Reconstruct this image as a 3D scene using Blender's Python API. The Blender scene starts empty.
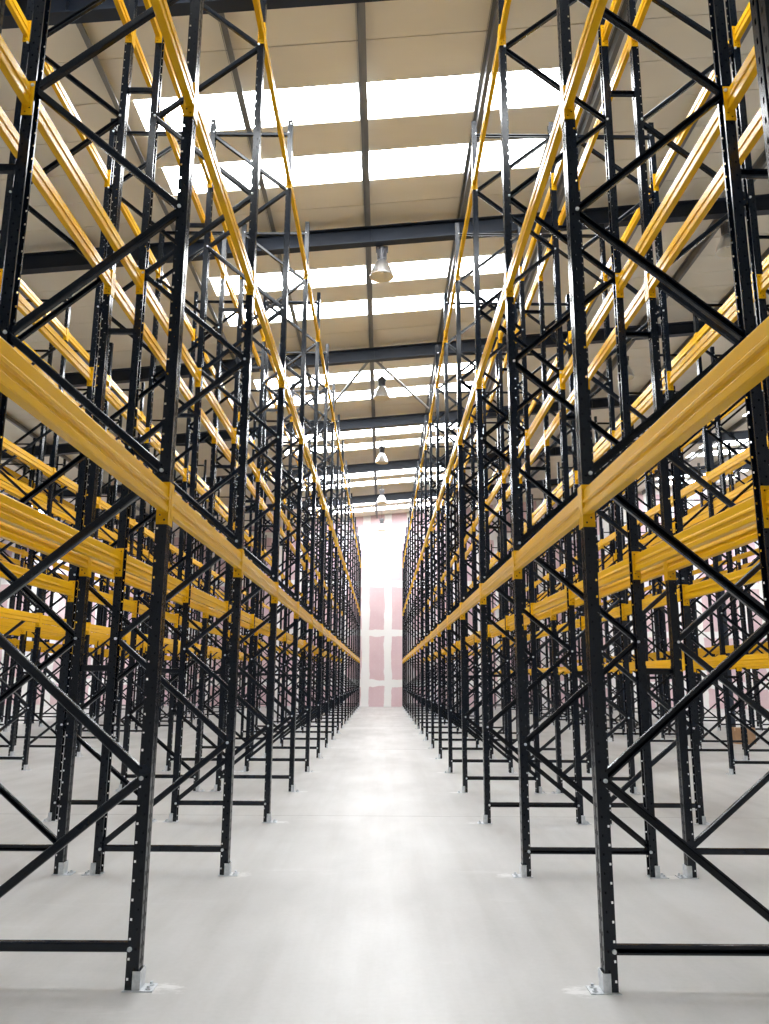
import bpy, math, random
from mathutils import Vector, Matrix
random.seed(7)
C = bpy.context.scene.collection
S = 1.67                      # eye height, metres
rad = math.radians

# ------------------------------------------------------------------ camera
F, PITCH, YAW, ROLL = 790.87, rad(11.906), rad(0.1219), rad(-0.3414)
right0 = Vector((math.cos(YAW), -math.sin(YAW), 0))
fwd0 = Vector((math.sin(YAW), math.cos(YAW), 0))
zup = Vector((0, 0, 1))
fw = fwd0*math.cos(PITCH) + zup*math.sin(PITCH)
up = -fwd0*math.sin(PITCH) + zup*math.cos(PITCH)
RI = right0*math.cos(ROLL) - up*math.sin(ROLL)
UP = right0*math.sin(ROLL) + up*math.cos(ROLL)
EYE = Vector((0, 0, S))
cam = bpy.data.cameras.new('camera')
cam.sensor_fit = 'VERTICAL'; cam.sensor_height = 24.0; cam.lens = F/1024*24.0
cam.clip_end = 500; cam.clip_start = 0.05
co = bpy.data.objects.new('camera', cam); C.objects.link(co)
co.matrix_world = Matrix(((RI.x, UP.x, -fw.x, EYE.x), (RI.y, UP.y, -fw.y, EYE.y), (RI.z, UP.z, -fw.z, EYE.z), (0, 0, 0, 1)))
bpy.context.scene.camera = co

def in_frame(p, m=45):
    d = Vector(p) - EYE
    w = d.dot(fw)
    if w < 0.3: return False
    x = 384.5 + F*d.dot(RI)/w; y = 512 - F*d.dot(UP)/w
    return -m < x < 769+m and -m < y < 1024+m

# ------------------------------------------------------------------ materials
def mat(name, col, rough=0.5, metal=0.0, coat=0.0, spec=0.5):
    m = bpy.data.materials.new(name); m.use_nodes = True
    b = m.node_tree.nodes['Principled BSDF']
    b.inputs['Base Color'].default_value = (*col, 1)
    b.inputs['Roughness'].default_value = rough
    b.inputs['Metallic'].default_value = metal
    b.inputs['Coat Weight'].default_value = coat
    b.inputs['Coat Roughness'].default_value = 0.15
    b.inputs['Specular IOR Level'].default_value = spec
    return m
def N(m, t, **kw):
    n = m.node_tree.nodes.new(t)
    for k, v in kw.items(): setattr(n, k, v)
    return n
def L(m, a, b): m.node_tree.links.new(a, b)
def noisy(m, c1, c2, scale, detail=4, stretch=(1, 1, 1), lo=.35, hi=.65):
    b = m.node_tree.nodes['Principled BSDF']
    tc = N(m, 'ShaderNodeTexCoord'); mp = N(m, 'ShaderNodeMapping'); mp.inputs['Scale'].default_value = stretch
    nz = N(m, 'ShaderNodeTexNoise'); nz.inputs['Scale'].default_value = scale; nz.inputs['Detail'].default_value = detail
    cr = N(m, 'ShaderNodeValToRGB')
    cr.color_ramp.elements[0].position = lo; cr.color_ramp.elements[0].color = (*c1, 1)
    cr.color_ramp.elements[1].position = hi; cr.color_ramp.elements[1].color = (*c2, 1)
    L(m, tc.outputs['Object'], mp.inputs['Vector']); L(m, mp.outputs[0], nz.inputs['Vector'])
    L(m, nz.outputs['Fac'], cr.inputs['Fac']); L(m, cr.outputs['Color'], b.inputs['Base Color'])
    return m

M = {}
M['navy'] = noisy(mat('navy_rack_paint', (.01, .013, .018), .17, 0, .0, .36), (.0032, .0060, .0115), (.0050, .0090, .0165), 3.0)
M['yellow'] = noisy(mat('yellow_beam_paint', (.8, .4, .02), .24, 0, .0, .22), (.66, .355, .004), (.73, .405, .007), 2.0, 3, (1, .3, 1))
M['zinc'] = noisy(mat('zinc_plate', (.6, .63, .66), .38, .55), (.52, .56, .60), (.74, .77, .80), 30)
M['steel'] = noisy(mat('grey_blue_structural_steel', (.03, .036, .048), .45, 0, 0, .28), (.009, .014, .026), (.014, .021, .036), 1.5)
M['purlin'] = noisy(mat('galvanised_purlin', (.20, .20, .20), .45, .35), (.13, .135, .14), (.21, .21, .21), 2.5, 4, (1, .25, 1))
M['sheet'] = noisy(mat('cream_roof_liner_sheet', (.6, .52, .37), .5), (.67, .63, .53), (.73, .69, .59), .8, 5, (.5, 1, 1))
M['seam'] = mat('roof_seam', (.16, .14, .10), .7)
M['alu'] = mat('spun_aluminium', (.72, .72, .72), .3, .85)
M['lampin'] = mat('reflector_inside', (.82, .79, .70), .35, .2)
M['gear'] = mat('lamp_gear_housing', (.10, .10, .11), .45, .3)
M['card'] = noisy(mat('cardboard', (.42, .25, .14), .8), (.37, .22, .12), (.46, .28, .16), 6)
M['tape'] = mat('parcel_tape', (.55, .40, .25), .35)
M['clad'] = noisy(mat('side_wall_cladding', (.55, .52, .48), .6), (.50, .48, .45), (.60, .57, .53), .5)
M['bulb'] = mat('lamp_bulb_glass', (.9, .9, .88), .2)

# skylight: translucent sheet with daylight behind it
sk = bpy.data.materials.new('daylight_rooflight_sheet'); sk.use_nodes = True
sk.node_tree.nodes.clear()
o_ = N(sk, 'ShaderNodeOutputMaterial'); e_ = N(sk, 'ShaderNodeEmission'); d_ = N(sk, 'ShaderNodeBsdfDiffuse'); a_ = N(sk, 'ShaderNodeAddShader')
e_.inputs['Color'].default_value = (.945, .975, 1.0, 1); e_.inputs['Strength'].default_value = 22.0
d_.inputs['Color'].default_value = (.7, .7, .7, 1)
L(sk, e_.outputs[0], a_.inputs[0]); L(sk, d_.outputs[0], a_.inputs[1]); L(sk, a_.outputs[0], o_.inputs[0])
M['sky'] = sk

# concrete floor
fl = mat('power_floated_concrete', (.6, .59, .57), .38, 0, 0, .4)
b = fl.node_tree.nodes['Principled BSDF']
geo = N(fl, 'ShaderNodeNewGeometry')
def ramp(m, fac, stops):
    r = N(m, 'ShaderNodeValToRGB'); e = r.color_ramp.elements
    e[0].position, e[0].color = stops[0][0], (*stops[0][1], 1)
    e[1].position, e[1].color = stops[-1][0], (*stops[-1][1], 1)
    for p, c in stops[1:-1]:
        q = e.new(p); q.color = (*c, 1)
    L(m, fac, r.inputs['Fac']); return r.outputs['Color']
def noise(m, vec, scale, stretch=(1, 1, 1), detail=5, rough=.55):
    mp = N(m, 'ShaderNodeMapping'); mp.inputs['Scale'].default_value = stretch
    L(m, vec, mp.inputs['Vector'])
    n = N(m, 'ShaderNodeTexNoise'); n.inputs['Scale'].default_value = scale; n.inputs['Detail'].default_value = detail; n.inputs['Roughness'].default_value = rough
    L(m, mp.outputs[0], n.inputs['Vector']); return n.outputs['Fac']
def mixc(m, blend, fac, a, bcol):
    x = N(m, 'ShaderNodeMix', data_type='RGBA', blend_type=blend)
    if isinstance(fac, (int, float)): x.inputs['Factor'].default_value = fac
    else: L(m, fac, x.inputs['Factor'])
    for s, v in ((6, a), (7, bcol)):
        if isinstance(v, tuple): x.inputs[s].default_value = (*v, 1)
        else: L(m, v, x.inputs[s])
    return x.outputs[2]
def math_(m, op, a, bb=None):
    n = N(m, 'ShaderNodeMath', operation=op)
    for i, v in enumerate((a, bb)):
        if v is None: continue
        if isinstance(v, (int, float)): n.inputs[i].default_value = v
        else: L(m, v, n.inputs[i])
    return n.outputs[0]
P = geo.outputs['Position']
blot = ramp(fl, noise(fl, P, .55, (1, .6, 1), 6), [(.3, (.37, .366, .360)), (.52, (.465, .461, .455)), (.72, (.53, .527, .522))])
streak = ramp(fl, noise(fl, P, 2.2, (1.6, .10, 1), 5), [(.32, (.90, .895, .885)), (.55, (1, 1, 1)), (.75, (1.0, 1.0, 1.0))])
fine = ramp(fl, noise(fl, P, 28, (1, 1, 1), 3), [(.3, (.95, .95, .945)), (.6, (1, 1, 1))])
c = mixc(fl, 'MULTIPLY', 1.0, blot, streak); c = mixc(fl, 'MULTIPLY', .7, c, fine)
dust = ramp(fl, noise(fl, P, 1.3, (.35, 1.6, 1), 7, .7), [(.60, (0, 0, 0)), (.74, (1, 1, 1))])
c = mixc(fl, 'MIX', math_(fl, 'MULTIPLY', dust, .45), c, (.58, .58, .575))
sp_ = N(fl, 'ShaderNodeSeparateXYZ'); L(fl, P, sp_.inputs[0])
uy = math_(fl, 'DIVIDE', math_(fl, 'SUBTRACT', sp_.outputs[1], 4.79), 2.575)
fy = math_(fl, 'MULTIPLY', math_(fl, 'SUBTRACT', uy, math_(fl, 'ROUND', uy)), 2.575/.19)
foot = None
for xc in (-1.22, 1.13, -2.55, 2.47):
    fx = math_(fl, 'DIVIDE', math_(fl, 'SUBTRACT', sp_.outputs[0], xc), .30)
    d2 = math_(fl, 'ADD', math_(fl, 'MULTIPLY', fx, fx), math_(fl, 'MULTIPLY', fy, fy))
    foot = d2 if foot is None else math_(fl, 'MINIMUM', foot, d2)
foot = math_(fl, 'ADD', foot, math_(fl, 'MULTIPLY', noise(fl, P, 7, (1, 2, 1), 6, .7), 1.6))
fmask = ramp(fl, foot, [(.75, (1, 1, 1)), (1.0, (0, 0, 0))])
c = mixc(fl, 'MIX', math_(fl, 'MULTIPLY', fmask, .75), c, (.66, .66, .655))
L(fl, c, b.inputs['Base Color'])
rr = math_(fl, 'ADD', math_(fl, 'MULTIPLY', noise(fl, P, 3, (1, .3, 1)), .25), .30)
L(fl, rr, b.inputs['Roughness'])
M['floor'] = fl
M['joint'] = mat('floor_joint_filler', (.30, .29, .28), .7)

# taped plasterboard
pb = mat('pink_plasterboard_taped', (.7, .5, .5), .7)
b = pb.node_tree.nodes['Principled BSDF']
geo = N(pb, 'ShaderNodeNewGeometry'); sep = N(pb, 'ShaderNodeSeparateXYZ'); L(pb, geo.outputs['Position'], sep.inputs[0])
wob = math_(pb, 'MULTIPLY', math_(pb, 'SUBTRACT', noise(pb, geo.outputs['Position'], 1.1, (1, 1, .7), 4), .5), .34)
def tape(coord, first, pitch, half):
    u = math_(pb, 'DIVIDE', math_(pb, 'SUBTRACT', coord, first), pitch)
    fr = math_(pb, 'SUBTRACT', u, math_(pb, 'ROUND', u))
    d = math_(pb, 'MULTIPLY', math_(pb, 'ABSOLUTE', fr), pitch)
    return math_(pb, 'LESS_THAN', math_(pb, 'ADD', d, wob), half)
tv = tape(sep.outputs[0], .36, 1.39, .23)
th = tape(sep.outputs[2], 1.40, 3.06, .20)
tt = math_(pb, 'MAXIMUM', tv, th)
pinkc = ramp(pb, noise(pb, geo.outputs['Position'], .8, (1, 1, 1), 4), [(.3, (.66, .475, .51)), (.7, (.72, .545, .575))])
def dots():
    vx = math_(pb, 'FRACT', math_(pb, 'DIVIDE', sep.outputs[0], .30)); vz = math_(pb, 'FRACT', math_(pb, 'DIVIDE', sep.outputs[2], .30))
    dx = math_(pb, 'SUBTRACT', vx, .5); dz = math_(pb, 'SUBTRACT', vz, .5)
    return math_(pb, 'LESS_THAN', math_(pb, 'ADD', math_(pb, 'MULTIPLY', dx, dx), math_(pb, 'MULTIPLY', dz, dz)), .012)
pinkc = mixc(pb, 'MIX', math_(pb, 'MULTIPLY', dots(), .22), pinkc, (.80, .78, .76))
L(pb, mixc(pb, 'MIX', tt, pinkc, (.86, .85, .84)), b.inputs['Base Color'])
M['board'] = pb

# ------------------------------------------------------------------ mesh helper
class MB:
    def __init__(s): s.v = []; s.f = []; s.m = []
    def quad(s, pts, m=0):
        n = len(s.v); s.v += [tuple(p) for p in pts]; s.f.append(tuple(range(n, n+len(pts)))); s.m.append(m)
    def box(s, x0, x1, y0, y1, z0, z1, m=0, shear=0.0):
        n = len(s.v)
        for z in (z0, z1):
            for x, y in ((x0, y0), (x1, y0), (x1, y1), (x0, y1)): s.v.append((x, y, z+shear*x))
        for q in ((3, 2, 1, 0), (4, 5, 6, 7), (0, 1, 5, 4), (1, 2, 6, 5), (2, 3, 7, 6), (3, 0, 4, 7)):
            s.f.append(tuple(n+i for i in q)); s.m.append(m)
    def prism(s, a, b, u, w, prof, m=0, caps=True):
        """profile (list of (u,w)) swept from a to b"""
        a, b, u, w = Vector(a), Vector(b), Vector(u), Vector(w)
        n = len(s.v); k = len(prof)
        for o in (a, b):
            for p in prof: s.v.append(tuple(o + u*p[0] + w*p[1]))
        for i in range(k):
            j = (i+1) % k
            s.f.append((n+i, n+j, n+k+j, n+k+i)); s.m.append(m)
        if caps:
            s.f.append(tuple(n+i for i in reversed(range(k)))); s.m.append(m)
            s.f.append(tuple(n+k+i for i in range(k))); s.m.append(m)
    def lathe(s, prof, cx=0, cy=0, seg=24, m=0, axis='z'):
        n = len(s.v); k = len(prof)
        for i in range(seg):
            t = 2*math.pi*i/seg
            for r, z in prof:
                if axis == 'z': s.v.append((cx+r*math.cos(t), cy+r*math.sin(t), z))
                else: s.v.append((cx+r*math.cos(t), z, cy+r*math.sin(t)))
        for i in range(seg):
            j = (i+1) % seg
            for q in range(k-1):
                s.f.append((n+i*k+q, n+j*k+q, n+j*k+q+1, n+i*k+q+1)); s.m.append(m)
    def panel(s, O, U, W, us, ws, hole, m=0):
        """sheet on a grid of cuts; cells for which hole(iu, iw) is true stay open"""
        O, U, W = Vector(O), Vector(U), Vector(W)
        n = len(s.v); k = len(us)
        for w in ws:
            for u in us: s.v.append(tuple(O + U*u + W*w))
        for j in range(len(ws)-1):
            for i in range(k-1):
                if hole(i, j): continue
                a = n+j*k+i
                s.f.append((a, a+1, a+k+1, a+k)); s.m.append(m)
    def add(s, o, T=None, mo=None):
        n = len(s.v)
        s.v += [tuple(T @ Vector(p)) for p in o.v] if T else list(o.v)
        s.f += [tuple(n+i for i in f) for f in o.f]
        s.m += [(mo[i] if mo else i) for i in o.m]
    def mesh(s, name, mats, smooth=False):
        me = bpy.data.meshes.new(name); me.from_pydata(s.v, [], s.f)
        for x in mats: me.materials.append(x)
        me.polygons.foreach_set('material_index', s.m)
        if smooth: me.polygons.foreach_set('use_smooth', [True]*len(s.f))
        me.update(); return me
def link(name, data, parent=None, loc=(0, 0, 0), rz=0.0):
    o = bpy.data.objects.new(name, data); C.objects.link(o)
    o.parent = parent; o.location = loc; o.rotation_euler = (0, 0, rz); return o
def tag(o, label, cat, group=None):
    o['label'] = label; o['category'] = cat
    if group: o['group'] = group
    return o
def struct(name, mb, mats):
    o = link(name, mb.mesh(name, mats)); o['kind'] = 'structure'; return o
def bev(mb_o, w=.003):
    md = mb_o.modifiers.new('bevel', 'BEVEL'); md.width = w; md.segments = 2; md.limit_method = 'ANGLE'; return mb_o

# ------------------------------------------------------------------ dimensions
BAY, DEP, GAP, D1, HT = 2.575, 1.10, .33, 4.79, 9.47
LEV = (2.585, 5.43, 8.375)          # underside of the beam connectors
XL, XR = -1.353, 1.266
UW, UD = .045, .035                  # half width (along the row), half depth of an upright
NF = 18                              # last frame index 17
YWALL = 49.7
def FY(i): return D1 + i*BAY
SL = .0965                           # roof slope, rising to the right
ZR = S + 5.77*S + .07                      # underside of the rafters over x = 0
RD = .40
RAFT = [1.014*5.77*S + k*.692*5.77*S - {0: .10, 1: .08}.get(k, 0) for k in range(-2, 6)]
ZS = ZR + RD + .20                   # underside of roof sheet
XW0, XW1, Y0 = -24.0, 24.0, -9.0

# ------------------------------------------------------------------ setting
f = MB(); f.box(XW0, XW1, Y0, YWALL, -.2, 0)
struct('floor', f, [M['floor']])
j = MB()
for y in (10.4, 19.9, 29.4, 38.9): j.box(XW0, XW1, y-.005, y+.005, -.01, .0012)
struct('trim_1', j, [M['joint']])
w = MB(); w.box(XW0-.2, XW1+.2, YWALL, YWALL+.2, 0, ZS+SL*XW1+.3); struct('wall_back', w, [M['board']])
for nm, x0, x1, zz in (('wall_left', XW0-.2, XW0, ZS+SL*XW0+.1), ('wall_right', XW1, XW1+.2, ZS+SL*XW1+.3)):
    w = MB(); w.box(x0, x1, Y0, YWALL, 0, zz)
    for k in range(58):
        y = Y0 + .5 + k; xx = (x1, x1+.03) if x0 < 0 else (x0-.03, x0)
        w.box(xx[0], xx[1], y-.15, y+.15, .1, zz-.3)
    struct(nm, w, [M['clad']])

w = MB(); w.box(XW0-.2, XW1+.2, Y0-.2, Y0, 0, ZS+SL*XW1+.3)
for k in range(47): w.box(XW0+1+k-.15, XW0+1+k+.15, Y0, Y0+.03, .1, ZS+SL*(XW0+1+k)-.3)
struct('wall_front', w, [M['clad']])

# roof: one metre liner sheets with seams, rooflight strips let into every bay
SKX = [(-4.42, 3.25), (-22.0, -17.5), (16.5, 22.0)]
skr = []
bayl = RAFT[4]-RAFT[3]
for k, r in enumerate([RAFT[0]-bayl] + RAFT):
    dy = {3: .05, 4: -.36, 5: -.10, 6: -.28}.get(k, 0)     # the strips do not sit alike in every bay
    for a, c_ in ((.350, .487), (.625, .760)): skr.append((r+a*bayl+dy, r+c_*bayl+dy))
cuts = [Y0]
marks = sorted([e for s_ in skr for e in s_ if -.2 < e < YWALL])
for mk in marks + [YWALL]:
    gap_ = mk - cuts[-1]
    n = max(1, round(gap_/1.0))
    b0 = cuts[-1]
    for q in range(1, n+1): cuts.append(b0 + gap_*q/n)
roof = MB()
roof.box(XW0, XW1, Y0, YWALL, ZS+.085, ZS+.12, 1, SL)      # outer skin
sections = []
roof2 = MB()
for a, c_ in zip(cuts[:-1], cuts[1:]):
    mid = (a+c_)/2
    is_sky = mid > -.2 and any(s0-.01 < mid < s1+.01 for s0, s1 in skr)
    xs = [(XW0, XW1)]
    if is_sky:
        xs = [(XW0, -22.0), (-17.5, -4.42), (3.25, 16.5), (22.0, XW1)]
    for x0, x1 in xs: roof2.box(x0, x1, a+.010, c_-.010, ZS, ZS+.06, 0, SL)
roof.add(roof2)
struct('ceiling', roof, [M['sheet'], M['seam']])
wn = 0
for s0, s1 in skr:
    if s0 < -.2 or s1 > YWALL: continue
    for x0, x1 in SKX:
        wn += 1; k = MB()
        mid = (s0+s1)/2
        k.box(x0+.01, x1-.01, s0+.01, mid-.012, ZS+.01, ZS+.05, 0, SL)
        k.box(x0+.01, x1-.01, mid+.012, s1-.01, ZS+.01, ZS+.05, 0, SL)
        k.box(x0+.01, x1-.01, mid-.012, mid+.012, ZS+.005, ZS+.05, 1, SL)
        struct('window_%d' % wn, k, [M['sky'], M['sheet']])
# purlins (Z section)
for k in range(-11, 12):
    x = -.40 + 2.14*k
    z1 = ZS + SL*x - .002; z0 = z1 - .20
    pm = MB()
    pr = [(0, 0), (.065, 0), (.065, .02), (.062, .02), (.062, .003), (.003, .003), (.003, .2), (-.062, .2), (-.062, .18), (-.065, .18), (-.065, .2-.0), (-.065, .203), (0, .203)]
    pr = [(-.003, 0), (.080, 0), (.080, .02), (.076, .02), (.076, .004), (.003, .004), (.003, .2), (-.080, .2), (-.080, .18), (-.076, .18), (-.076, .196), (-.003, .196)]
    pm.prism((x, Y0, z0), (x, YWALL, z0), (1, 0, 0), (0, 0, 1), pr)
    for r in RAFT:                                        # sleeve laps over each rafter
        pm.box(x-.012, x+.012, r-.6, r+.6, z0+.01, z1-.005)
    struct('purlin', pm, [M['purlin']])
# rafters (I section, sloped)
for r in RAFT:
    rm = MB()
    for x0, x1 in ((XW0, XW1),):
        rm.box(x0, x1, r-.11, r+.11, ZR, ZR+.022, 0, SL)
        rm.box(x0, x1, r-.11, r+.11, ZR+RD-.022, ZR+RD, 0, SL)
        rm.box(x0, x1, r-.008, r+.008, ZR+.02, ZR+RD-.02, 0, SL)
    for x in [-21.7+4.28*k for k in range(11)]:           # web stiffeners
        rm.box(x-.006, x+.006, r-.10, r+.10, ZR+.02, ZR+RD-.02, 0, SL)
    struct('ceiling_beam', rm, [M['steel']])
# roof bracing tubes in the bay between the third and fourth visible rafters
def tube(mb, a, b, r, seg=12, m=0):
    a, b = Vector(a), Vector(b); d = (b-a).normalized()
    u = d.orthogonal().normalized(); w_ = d.cross(u)
    mb.prism(a, b, u, w_, [(r*math.cos(2*math.pi*i/seg), r*math.sin(2*math.pi*i/seg)) for i in range(seg)], m)
r3, r4 = RAFT[4], RAFT[5]
for sx in (1, -1):
    bm_ = MB()
    x0, x1 = -.30 - .15*(1-sx)/2, (-.30 + sx*2.5)
    tube(bm_, (x0, r3+.12, ZR+.10+SL*x0), (x1, r4-.12, ZR+.10+SL*x1), .045)
    struct('ceiling_brace', bm_, [M['purlin']])
# columns standing in the flue between back-to-back racks
for sx in (1, -1):
    xc = (12.735 if sx > 0 else -12.825)
    for r in RAFT[3:]:
        cm = MB(); zt = ZR + SL*xc
        cm.box(xc-.12, xc+.12, r-.15, r-.134, 0, zt); cm.box(xc-.12, xc+.12, r+.134, r+.15, 0, zt); cm.box(xc-.006, xc+.006, r-.14, r+.14, 0, zt)
        cm.box(xc-.125, xc+.125, r-.2, r+.2, 0, .025)
        struct('column', cm, [M['steel']])

# ------------------------------------------------------------------ rack components (front faces -x, row runs along y)
def upright_mb():
    u = MB(); z0 = .006
    # side sheets: two staggered columns of holes, 100 mm pitch
    ws = [z0]; tagw = []
    z = .06
    while z < HT-.09:
        ws += [z-.0065, z+.0065, z+.0435, z+.0565]; tagw += [None, 'a', None, 'b']
        z += .10
    ws.append(HT); tagw.append(None)
    us = [0, .019, .030, .053, .064, 2*UD]
    hole = lambda i, j: (tagw[j] == 'a' and i == 3) or (tagw[j] == 'b' and i == 1)
    for y in (-UW, UW):
        u.panel((-UD, y, 0), (1, 0, 0), (0, 0, 1), us, ws, hole)
    # front sheet: two columns of slots, 75 mm pitch, and a shallow centre groove
    ws = [z0]; tg = []; z = .07
    while z < HT-.06:
        ws += [z-.012, z+.012]; tg += [0, 1]; z += .075
    ws.append(HT); tg.append(0)
    us = [-UW, -.029, -.018, -.008, .008, .018, .029, UW]
    u.panel((-UD, 0, 0), (0, 1, 0), (0, 0, 1), us[:4], ws, lambda i, j: tg[j] and i == 1)
    u.panel((-UD, 0, 0), (0, 1, 0), (0, 0, 1), us[4:], ws, lambda i, j: tg[j] and i == 1)
    for a, b_ in (((-UD, -.008), (-UD+.008, -.005)), ((-UD+.008, -.005), (-UD+.008, .005)), ((-UD+.008, .005), (-UD, .008))):
        u.quad([(a[0], a[1], z0), (b_[0], b_[1], z0), (b_[0], b_[1], HT), (a[0], a[1], HT)])
    # returns at the open back
    for sy in (-1, 1):
        u.quad([(UD, sy*UW, z0), (UD, sy*.031, z0), (UD, sy*.031, HT), (UD, sy*UW, HT)])
    return u
NODE = [(1, .235), (0, 1.11), (1, 2.02), (0, 2.93), (1, 3.84), (0, 4.75), (1, 5.67), (0, 6.57), (1, 7.48), (0, 8.37), (1, 9.235)]
def cprof(h, d, t=.005, c=.009):
    # channel, open towards -y (second axis): (in-plane, y)
    return [(-h, -d), (-h, d-c), (-h+c*.3, d-c*.3), (-h+c, d), (h-c, d), (h-c*.3, d-c*.3), (h, d-c), (h, -d), (h-.012, -d), (h-.012, -d+t), (h-t, -d+t), (h-t, d-c-t*.4), (h-c-t*.4, d-t), (-h+c+t*.4, d-t), (-h+t, d-c-t*.4), (-h+t, -d+t), (-h+.012, -d+t), (-h+.012, -d)]
def brace_mb(xa, za, xb, zb, dy=0.0, bolts=(1, 1)):
    m_ = MB(); a, b_ = Vector((xa, dy, za)), Vector((xb, dy, zb)); d = (b_-a).normalized()
    n = Vector((-d.z, 0, d.x))
    m_.prism(a, b_, n, (0, 1, 0), cprof(.026, .020), 0)
    for p, s_, on in ((a, 1, bolts[0]), (b_, -1, bolts[1])):                       # bolts
        if not on: continue
        q = p + d*s_*.008
        for sy in (-1, 1):
            o = MB(); o.lathe([(.0, sy*(UW+.012)), (.012, sy*(UW+.011)), (.0125, sy*(UW+.006)), (.0125, sy*(UW-.001))], q.x, q.z, 10, 1, 'y')
            m_.add(o)
    return m_
XA, XB = .012, DEP-.012
horiz = [brace_mb(XA, .21, XB, .21), brace_mb(XA, 9.26, XB, 9.26)]
diag = []
for (s0, z0), (s1, z1) in zip(NODE[:-1], NODE[1:]):
    x0, x1 = (XB if s0 else XA), (XB if s1 else XA)
    k = len(diag); diag.append(brace_mb(x0, z0, x1, z1, .0015 if k % 2 else -.0015, (0, 1 if k < 9 else 0)))
def foot_mb():
    o = MB()
    o.box(-UD-.085, UD+.012, -.06, .06, 0, .006)
    for y in (-UW-.006, UW+.002): o.box(-UD-.012, -UD+.030, y, y+.004, .004, .10)
    o.box(-UD-.014, -UD-.009, -UW-.006, UW+.006, .004, .10)
    for y in (-.030, .030):
        o.lathe([(0, .026), (.009, .026), (.009, .012), (.016, .012), (.016, .006)], -UD-.055, y, 8)
    return o
up_mb, ft_mb = upright_mb(), foot_mb()
ROT = Matrix.Rotation(math.pi, 4, 'Z')
ME = {}
ME['upright'] = up_mb.mesh('upright', [M['navy']])
ME['foot'] = ft_mb.mesh('base_plate', [M['zinc']])
ME['horiz'] = [h.mesh('horizontal_brace', [M['navy'], M['zinc']]) for h in horiz]
ME['diag'] = [h.mesh('diagonal_brace', [M['navy'], M['zinc']]) for h in diag]
fm = MB()
for T in (Matrix.Identity(4), Matrix.Translation((DEP, 0, 0)) @ ROT):
    fm.add(up_mb, T); fm.add(ft_mb, T, {0: 1})
for h in horiz + diag: fm.add(h)
ME['frame'] = fm.mesh('upright_frame', [M['navy'], M['zinc']])
# beam: pressed box section, connector plates at both ends
CH = .265
def beam_mb():
    o = MB(); y0, y1 = UW+.004, BAY-UW-.004
    z0 = .075; h = .165; d = .052; r = .005; g = .011
    x0 = -UD - .003
    pr = [(r, 0), (d-r, 0), (d, r), (d, .038), (d-.009, .048), (d-.009, .069), (d, .076), (d, .091), (d-.008, .100), (d-.008, h-.010), (d-.016, h), (.016, h), (.008, h-.010), (.008, .100), (0, .091), (0, .076), (.009, .069), (.009, .048),
          (0, .038), (0, r)]
    pr = [(x0+a, z0+c_) for a, c_ in pr]
    o.prism((0, y0, 0), (0, y1, 0), (1, 0, 0), (0, 0, 1), pr)
    return o
def conn_mb(end):
    """angle connector; end 0 at y=0, end 1 at y=BAY"""
    o = MB(); sg = 1 if end == 0 else -1; yb = 0 if end == 0 else BAY
    def yy(v): return yb + sg*v
    us = [0, .016, .028, .044, .056, 2*UD+.002]; ws = [0, .022, .034, .052, .064, .20, .212, .231, .243, CH]
    hl = lambda i, j: (i, j) in ((1, 1), (3, 3), (1, 5), (3, 7))
    for v in (UW+.0015, UW+.0055): o.panel((-UD-.004, yy(v), 0), (1, 0, 0), (0, 0, 1), us, ws, hl)
    a, c_ = -UD-.004, UD-.002
    ring = [(a, 0), (c_, 0), (c_, CH), (a, CH)]
    for (xa, za), (xb, zb) in zip(ring, ring[1:]+ring[:1]):
        o.quad([(xa, yy(UW+.0015), za), (xb, yy(UW+.0015), zb), (xb, yy(UW+.0055), zb), (xa, yy(UW+.0055), za)])
    ya, yb2 = sorted((yy(.004), yy(UW+.0055)))
    o.box(-UD-.0065, -UD-.002, ya, yb2, 0, CH)
    ya, yb2 = sorted((yy(.012), yy(.024)))
    return o
bm_, c0, c1 = beam_mb(), conn_mb(0), conn_mb(1)
ME['beam'] = bm_.mesh('beam', [M['yellow']])
ME['conn'] = [c0.mesh('connector', [M['yellow']]), c1.mesh('connector', [M['yellow']])]
bj = MB(); bj.add(bm_); bj.add(c0); bj.add(c1)
ME['beam_far'] = bj.mesh('beam', [M['yellow']])
sp = MB(); ln = GAP-2*UD-.004
sp.prism((0, 0, 0), (ln, 0, 0), (0, 0, 1), (0, 1, 0), cprof(.028, .020)); sp.box(0, .005, -.04, .04, -.05, .05); sp.box(ln-.005, ln, -.04, .04, -.05, .05)
ME['spacer'] = sp.mesh('row_spacer', [M['navy']])

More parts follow.
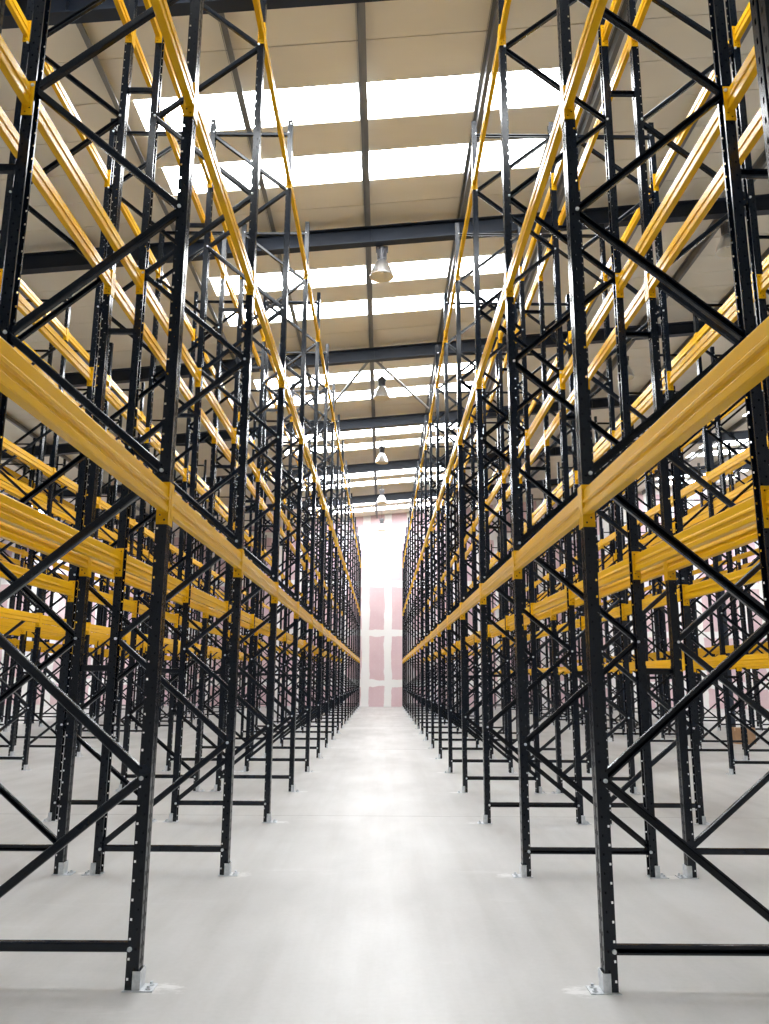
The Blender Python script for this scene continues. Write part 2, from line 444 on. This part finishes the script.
def make_row(xf, rot, label, near, first_extra=1, spacer=False, levels=LEV):
    """xf: x of the uprights facing the aisle; rot False: they face -x, True: they face +x"""
    sgn = -1 if rot else 1
    rz = math.pi if rot else 0.0
    row = link('pallet_rack', None, loc=(xf, FY(0), 0))
    tag(row, label, 'pallet rack', 'rows of pallet racking')
    def fr_vis(i):
        y = FY(i)
        return any(in_frame((xf+sgn*dx, y, z)) for dx in (0, DEP) for z in [k*.35 for k in range(28)])
    idx = [i for i in range(-1, NF) if fr_vis(i)]
    if not idx: return
    i0 = max(-1, min(idx)-first_extra)
    for i in range(i0, NF):
        y = FY(i) - FY(0)
        det = (FY(i) < near)
        if det:
            fr = link('upright_frame', None, row, (0, y, 0), rz)
            for k in range(2):
                link('upright', ME['upright'], fr, (DEP*k, 0, 0), math.pi*k)
                link('base_plate', ME['foot'], fr, (DEP*k, 0, 0), math.pi*k)['label'] = 'zinc plated base plate'
            for me in ME['horiz']: link('horizontal_brace', me, fr)
            for me in ME['diag']: link('diagonal_brace', me, fr)
        else:
            link('upright_frame', ME['frame'], row, (0, y, 0), rz)
        if spacer:
            for z in (1.75, 5.05, 7.82):
                if in_frame((xf+sgn*(DEP+.17), FY(i), z)):
                    link('row_spacer', ME['spacer'], row, (sgn*(DEP+UD+.002), y, z), rz)
    cand = []
    for i in range(i0, NF-1):
        ya = FY(i)
        for lv in levels:
            for back in (0, 1):
                x = xf + sgn*DEP*back
                if any(in_frame((x, ya+BAY*t/6, lv+.13), 30) for t in range(7)): cand.append((i, lv, back))
    far = []
    for k, (i, lv, back) in enumerate(cand):
        # unrotated beam spans +y with its face towards -x; turned half round it spans -y and faces +x
        turn = (rot != bool(back))
        loc = (sgn*DEP*back, FY(i if not turn else i+1)-FY(0), lv)
        if k >= 100: far.append((loc, turn)); continue
        if FY(i) < near:
            bo = link('beam', ME['beam'], row, loc, math.pi if turn else 0)
            for me in ME['conn']: link('connector', me, bo)
        else:
            link('beam', ME['beam_far'], row, loc, math.pi if turn else 0)
    if far:
        fb = MB()
        for loc, turn in far: fb.add(bj, Matrix.Translation(loc) @ (ROT if turn else Matrix.Identity(4)))
        o = link('beam', fb.mesh('beam', [M['yellow']]), row); o['kind'] = 'stuff'
    return row

AIS = XR - XL
pos = {}
for sd in (-1, 1):
    x = XR if sd > 0 else XL
    fronts = []
    for pair in range(3):
        a = x; bfar = x + sd*(2*DEP+GAP)
        fronts += [(a, sd < 0), (bfar, sd > 0)]       # first row faces the centre, second row faces outward
        x = bfar + sd*AIS
    pos[sd] = fronts
LAB = {
 (-1, 0): 'dark rack row with yellow beams lining the left edge of the central aisle',
 (-1, 1): 'rack row standing back to back behind the row on the central aisle\'s left',
 (-1, 2): 'rack row beyond the first side aisle on the left, facing toward the central aisle',
 (-1, 3): 'fourth rack row to the left of the central aisle, its back to the third',
 (-1, 4): 'fifth rack row to the left of the central aisle, seen through the nearer racks',
 (-1, 5): 'outermost rack row far to the left, beyond the line of steel columns',
 (1, 0): 'dark rack row with yellow beams lining the right edge of the central aisle',
 (1, 1): 'rack row standing back to back behind the row on the central aisle\'s right',
 (1, 2): 'rack row between the right double row and the side aisle with the cardboard box',
 (1, 3): 'fourth rack row to the right, edging the side aisle with the cardboard box',
 (1, 4): 'fifth rack row to the right, just beyond the cardboard box on the floor',
 (1, 5): 'outermost rack row far to the right, beyond the line of steel columns',
}
for sd in (-1, 1):
    for k, (x, faces_plus) in enumerate(pos[sd]):
        make_row(x, faces_plus, LAB[(sd, k)], (19.0 if k == 0 else 13.5 if k == 1 else 0), spacer=(k in (0, 2, 4)), levels=((1.88,)+LEV[1:] if sd > 0 and k in (2, 3) else LEV))

# ------------------------------------------------------------------ high-bay lamps
def lathe_mesh(name, prof, mats, seg=28, m=None):
    o = MB(); o.lathe(prof, seg=seg)
    if m: o.m = [m[i % (len(prof)-1)] for i in range(len(o.f))]
    return o.mesh(name, mats, True)
refl = [(.085, .40), (.10, .385), (.135, .34), (.19, .24), (.235, .13), (.262, .04), (.275, .0), (.275, -.012), (.265, -.012), (.262, .0),
        (.25, .04), (.222, .13), (.178, .24), (.125, .33), (.085, .37), (.0, .375)]
ME['reflector'] = lathe_mesh('reflector', refl, [M['alu'], M['lampin']], 32, [0]*8+[1]*7)
g = MB()
g.lathe([(0, .72), (.06, .72), (.075, .70), (.095, .69), (.095, .42), (.088, .40), (.0, .40)], seg=20)
for k in range(16):
    t = 2*math.pi*k/16; T = Matrix.Rotation(t, 4, 'Z'); q = MB(); q.box(.09, .112, -.004, .004, .44, .68); g.add(q, T)
for s_ in (-1, 1): g.box(s_*.12-.02, s_*.12+.02, -.015, .015, .60, .74)
ME['gear'] = g.mesh('gear_housing', [M['gear']])
ME['lampbulb'] = lathe_mesh('bulb', [(0, .10), (.035, .11), (.055, .15), (.055, .22), (.03, .30), (.025, .375), (0, .376)], [M['bulb']], 16)
def lamp(x, y, zrim, ztop, label, group):
    t = link('high_bay_lamp', None, loc=(x, y, zrim)); tag(t, label, 'ceiling lamp', group)
    link('gear_housing', ME['gear'], t)['label'] = 'dark finned gear housing'
    link('reflector', ME['reflector'], t)
    link('bulb', ME['lampbulb'], t)
    h = MB(); h.box(-.14, .14, -.02, .02, .735, .75)
    tube(h, (0, 0, .745), (0, 0, ztop-zrim), .010)
    link('suspension_rod', h.mesh('suspension_rod', [M['gear']]), t)
ordl = ['nearest', 'second', 'third', 'fourth', 'farthest']
for k in range(5):
    y = (9.9 + 4.67*k)*S; x = -.06
    on_r = k == 0
    lab = ['silver bell-shaped lamp under the second roof beam above the central aisle, nearest of its line',
           'second bell-shaped lamp along the line above the central aisle',
           'third bell-shaped lamp along the line above the central aisle',
           'fourth bell-shaped lamp along the line above the central aisle',
           'farthest bell-shaped lamp above the central aisle, close to the pink end wall'][k]
    zr = S + 5.33*S + (.07 if k == 0 else 0)
    lamp(x, y, zr, (ZR+SL*x+.012) if on_r and abs(y-RAFT[3]) < .35 else ZS+SL*x, lab, 'high bay lamps over the central aisle')
for k in range(2):
    y = (9.9 + 4.67*k)*S; x = 7.9
    zr = S + 5.33*S + SL*x
    lamp(x, y, zr, ZS+SL*x, ['bell-shaped lamp high behind the right racks, nearer of the two there', 'smaller bell-shaped lamp high behind the right racks, farther of the two there'][k], 'high bay lamps over the right racks')

# ------------------------------------------------------------------ cardboard box in the right side aisle
t = link('cardboard_box', None, loc=(9.85, 22.3, 0), rz=rad(12)); tag(t, 'brown cardboard box on the floor between the racks on the right', 'box')
q = MB(); W, D_, H_ = .24, .20, .42
for x0, x1, y0, y1 in ((-W, W, -D_, -D_+.006), (-W, W, D_-.006, D_), (-W, -W+.006, -D_, D_), (W-.006, W, -D_, D_)): q.box(x0, x1, y0, y1, 0, H_)
q.box(-W, W, -D_, D_, 0, .006); link('carton', q.mesh('carton', [M['card']]), t)
for (y0, y1, zz) in ((-D_, -.002, H_), (.002, D_, H_)):
    q = MB(); q.box(-W, W, y0, y1, zz, zz+.006); link('flap', q.mesh('flap', [M['card']]), t)
q = MB(); q.box(-W-.001, W+.001, -.03, .03, H_+.006, H_+.0075); q.box(W, W+.0015, -.03, .03, H_-.08, H_+.0075); q.box(-W-.0015, -W, -.03, .03, H_-.08, H_+.0075)
link('tape', q.mesh('tape', [M['tape']]), t)['label'] = 'tan sealing tape'

# ------------------------------------------------------------------ daylight and exposure
wd = bpy.data.worlds.new('daylight'); bpy.context.scene.world = wd; wd.use_nodes = True
bg = wd.node_tree.nodes['Background']; bg.inputs['Color'].default_value = (.86, .92, 1, 1); bg.inputs['Strength'].default_value = 0.55
sc = bpy.context.scene
sc.view_settings.view_transform = 'Standard'; sc.view_settings.look = 'None'
sc.view_settings.gamma = 1; sc.view_settings.use_curve_mapping = False
sc.view_settings.exposure = 0.23
sc.cycles.use_denoising = True
sc.cycles.max_bounces = 8; sc.cycles.diffuse_bounces = 5; sc.cycles.glossy_bounces = 4
sc.cycles.sample_clamp_indirect = 8
